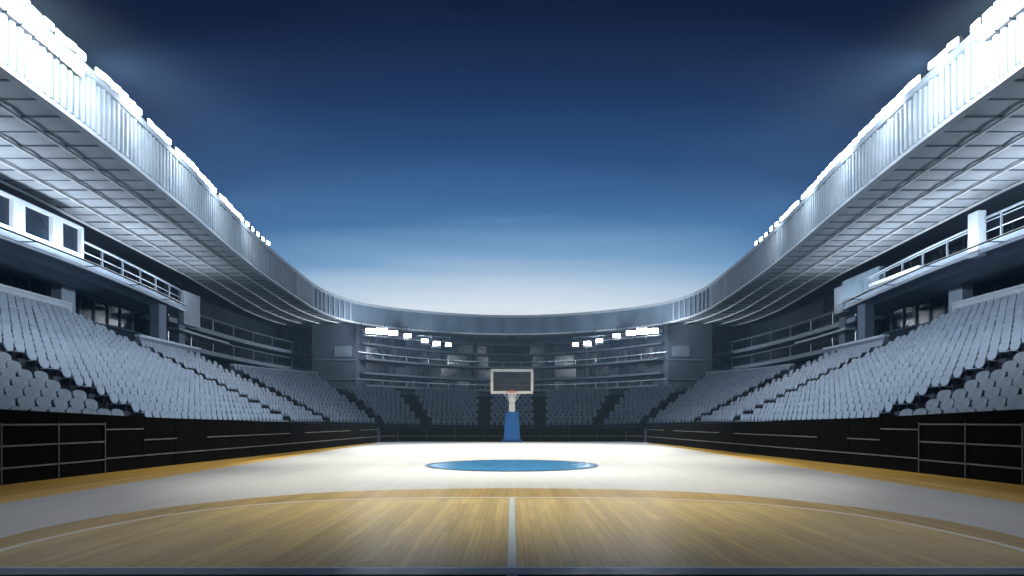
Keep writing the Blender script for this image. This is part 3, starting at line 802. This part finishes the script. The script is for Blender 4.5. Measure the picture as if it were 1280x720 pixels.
for s in (-1, 1):
    n = 0
    for i, p in enumerate(FL[:-1]):
        if any(abs(p[1] - g_) < 0.45 for g_ in GAPS[s]): continue
        if p[1] > 55 and i % 2: continue
        n += 1
        q = FL[i + 1]; tang = math.atan2(q[1] - p[1], q[0] - p[0])
        face = tang - math.pi / 2          # lens (local -y) must look inward
        face = math.pi / 2 + (tang - math.pi / 2)
        x = (p[0] - 0.05) * s
        fz = face + math.pi if s > 0 else -(face) 
        # local -y -> inward (towards x=0)
        fz = -math.pi / 2 if s < 0 else math.pi / 2
        fz = (math.pi / 2 if s < 0 else -math.pi / 2)
        floodlight((x, p[1], ZT + 0.36 + random.uniform(-0.05, 0.05)), fz + random.uniform(-0.12, 0.12), random.uniform(0.76, 0.88),
                   f"lit floodlight on top of the {SIDENAME[s]} roof edge, {ordw(n)} from the camera", f"floodlights along the {SIDENAME[s]} roof edge", tilt=0)
for s in (-1, 1):
    n = 0
    for row in (1,):
        for k in range(9 if s < 0 else 6):
            n += 1
            y = 23.4 + 0.82 * k + (0 if s < 0 else -0.4)
            floodlight(((interp(y, [(18, 19.3), (26, 19.6), (33, 20.0)]) - 0.34) * s, y, 16.72), math.pi / 2 if s < 0 else -math.pi / 2, 0.86,
                       f"large blazing floodlight on the near {SIDENAME[s]} fascia, {ordw(k + 1)} from the camera", f"large floodlights on the near {SIDENAME[s]} fascia", parts=2)
    spots = [((19.0, 89.8, 13.05), 1.7), ((17.6, 90.4, 13.1), 2.0), ((16.3, 91.6, 13.0), 1.7), ((14.6, 93.4, 12.9), 1.3), ((12.6, 96.4, 12.5), 1.3), ((11.0, 97.6, 12.3), 1.4), ((9.4, 98.8, 12.25), 1.2)]
    for k, (p, sc_) in enumerate(spots):
        floodlight((p[0] * s, p[1], p[2]), -0.22 * s, sc_, f"lit floodlight hung below the far roof on the {SIDENAME[s]}, {ordw(k + 1)} from the corner tower", f"floodlights below the far roof, {SIDENAME[s]} cluster")

# strip lamps added along the balcony edges to light the soffit overhead
for s in (-1, 1):
    t = thing("added_strip_lamp", f"thin strip lamp added to brighten the soffit, along the {SIDENAME[s]} balcony edge under the roof", "added strip light", (27.7 * s, 40, 11.2))
    m = MB(); m.sweep([(26.95, 18), (27.0, 36), (27.2, 43.5), (27.9, 52), (28.8, 59)], [(-0.06, 11.13), (-0.06, 11.20), (0.04, 11.20), (0.04, 11.13)]); sided(m, s).build("housing", M["housing"], t)
    m = MB(); m.sweep([(26.95, 18), (27.0, 36), (27.2, 43.5), (27.9, 52), (28.8, 59)], [(-0.05, 11.202), (-0.05, 11.215), (0.02, 11.215), (0.02, 11.202)]); sided(m, s).build("diffuser", M["strip"], t)
    for y, x in ((20, 26.95), (26, 26.97), (32, 27.0), (38, 27.05), (44, 27.2), (50, 27.7), (56, 28.4)):
        m = MB(); m.bar((x, y, 11.14), (x + 1.0, y, 11.14), 0.03, square=True); sided(m, s).build("arm", M["housing"], t)
    for (x, y, ln, f) in ((26.9, 27, 16, 1.5), (27.1, 44, 16, 0.9), (27.9, 57, 8, 0.3)):
        l = bpy.data.lights.new("added_strip_light", "AREA"); l.shape = "RECTANGLE"; l.size = 0.5; l.size_y = ln; l.energy = ADDED_STRIP_W * f; l.color = (0.80, 0.90, 1.0)
        o = bpy.data.objects.new("added_strip_light", l); C.objects.link(o); o.location = (x * s, y, 11.3); o.rotation_euler = (0, rad(180 - 18 * -s), 0)
# light thrown by those floodlights, plus added spots turned back to whiten the fascia
for s in (-1, 1):
    for y, f in ((20, 3.5), (23.5, 5.2), (26.8, 3.4), (30.5, 1.1), (35, 1.1), (41, 0.85), (48, 0.7), (56, 0.5)):
        xx = interp(y, [(18, 19.3), (26, 19.6), (33, 20.0), (43, 21.0), (52, 22.1), (61, 23)])
        lamp("SPOT", "added_fascia_spot", ((xx - 1.5) * s, y, 16.2 if y < 32 else 17.0), EDGE_W * f, radius=0.35, target=((xx + 2) * s, y + 1.0, 15.6), size=165, blend=0.6)
    for y, tgt, cw, cs in ((24, (0, 16.5, 0), 1.1, 28), (19, (0, 24, 0), 1.4, 29), (22, (0, 9.8, 0), 0.75, 20)):
        lamp("SPOT", "court_floodlight_beam", (18.7 * s, y, 17.45), COURT_W * cw, col=(1.0, 0.86, 0.60), radius=0.3, target=tgt, size=cs, blend=1.0)
    # each roof edge also lights the stand opposite
    for y, tgt, f in ((30, (-26 * s, 37, 6), 0.85), (48, (-24 * s, 48, 5), 0.5)):
        lamp("SPOT", "stand_floodlight_beam", ((19.25 if y < 40 else 21.1) * s, y, 17.35), STAND_W * f, col=(0.72, 0.86, 1.0), radius=0.4, target=tgt, size=60, blend=1.0)
    for p, f in (((18.6, 88.6, 12.8), 1.3), ((14.6, 92.4, 12.4), 0.7), ((11.0, 96.4, 11.9), 0.9)):
        lamp("POINT", "rear_floodlight_glow", (p[0] * s, p[1], p[2]), REAR_W * f, radius=0.4)

# ------------------------------------------------------------------ evening haze
hz = MB(); hz.box((0, 0, 9.0), (3010, 3010, 21.0))
hm = bpy.data.materials.new("haze"); hm.use_nodes = True; t_ = hm.node_tree; t_.nodes.clear()
ho = t_.nodes.new("ShaderNodeOutputMaterial"); pv = t_.nodes.new("ShaderNodeVolumePrincipled")
pv.inputs["Color"].default_value = (0.38, 0.63, 1.0, 1); pv.inputs["Density"].default_value = HAZE
t_.links.new(pv.outputs[0], ho.inputs["Volume"])
tag(hz.build("haze", hm), "thin blue evening haze filling the stadium", kind="stuff")
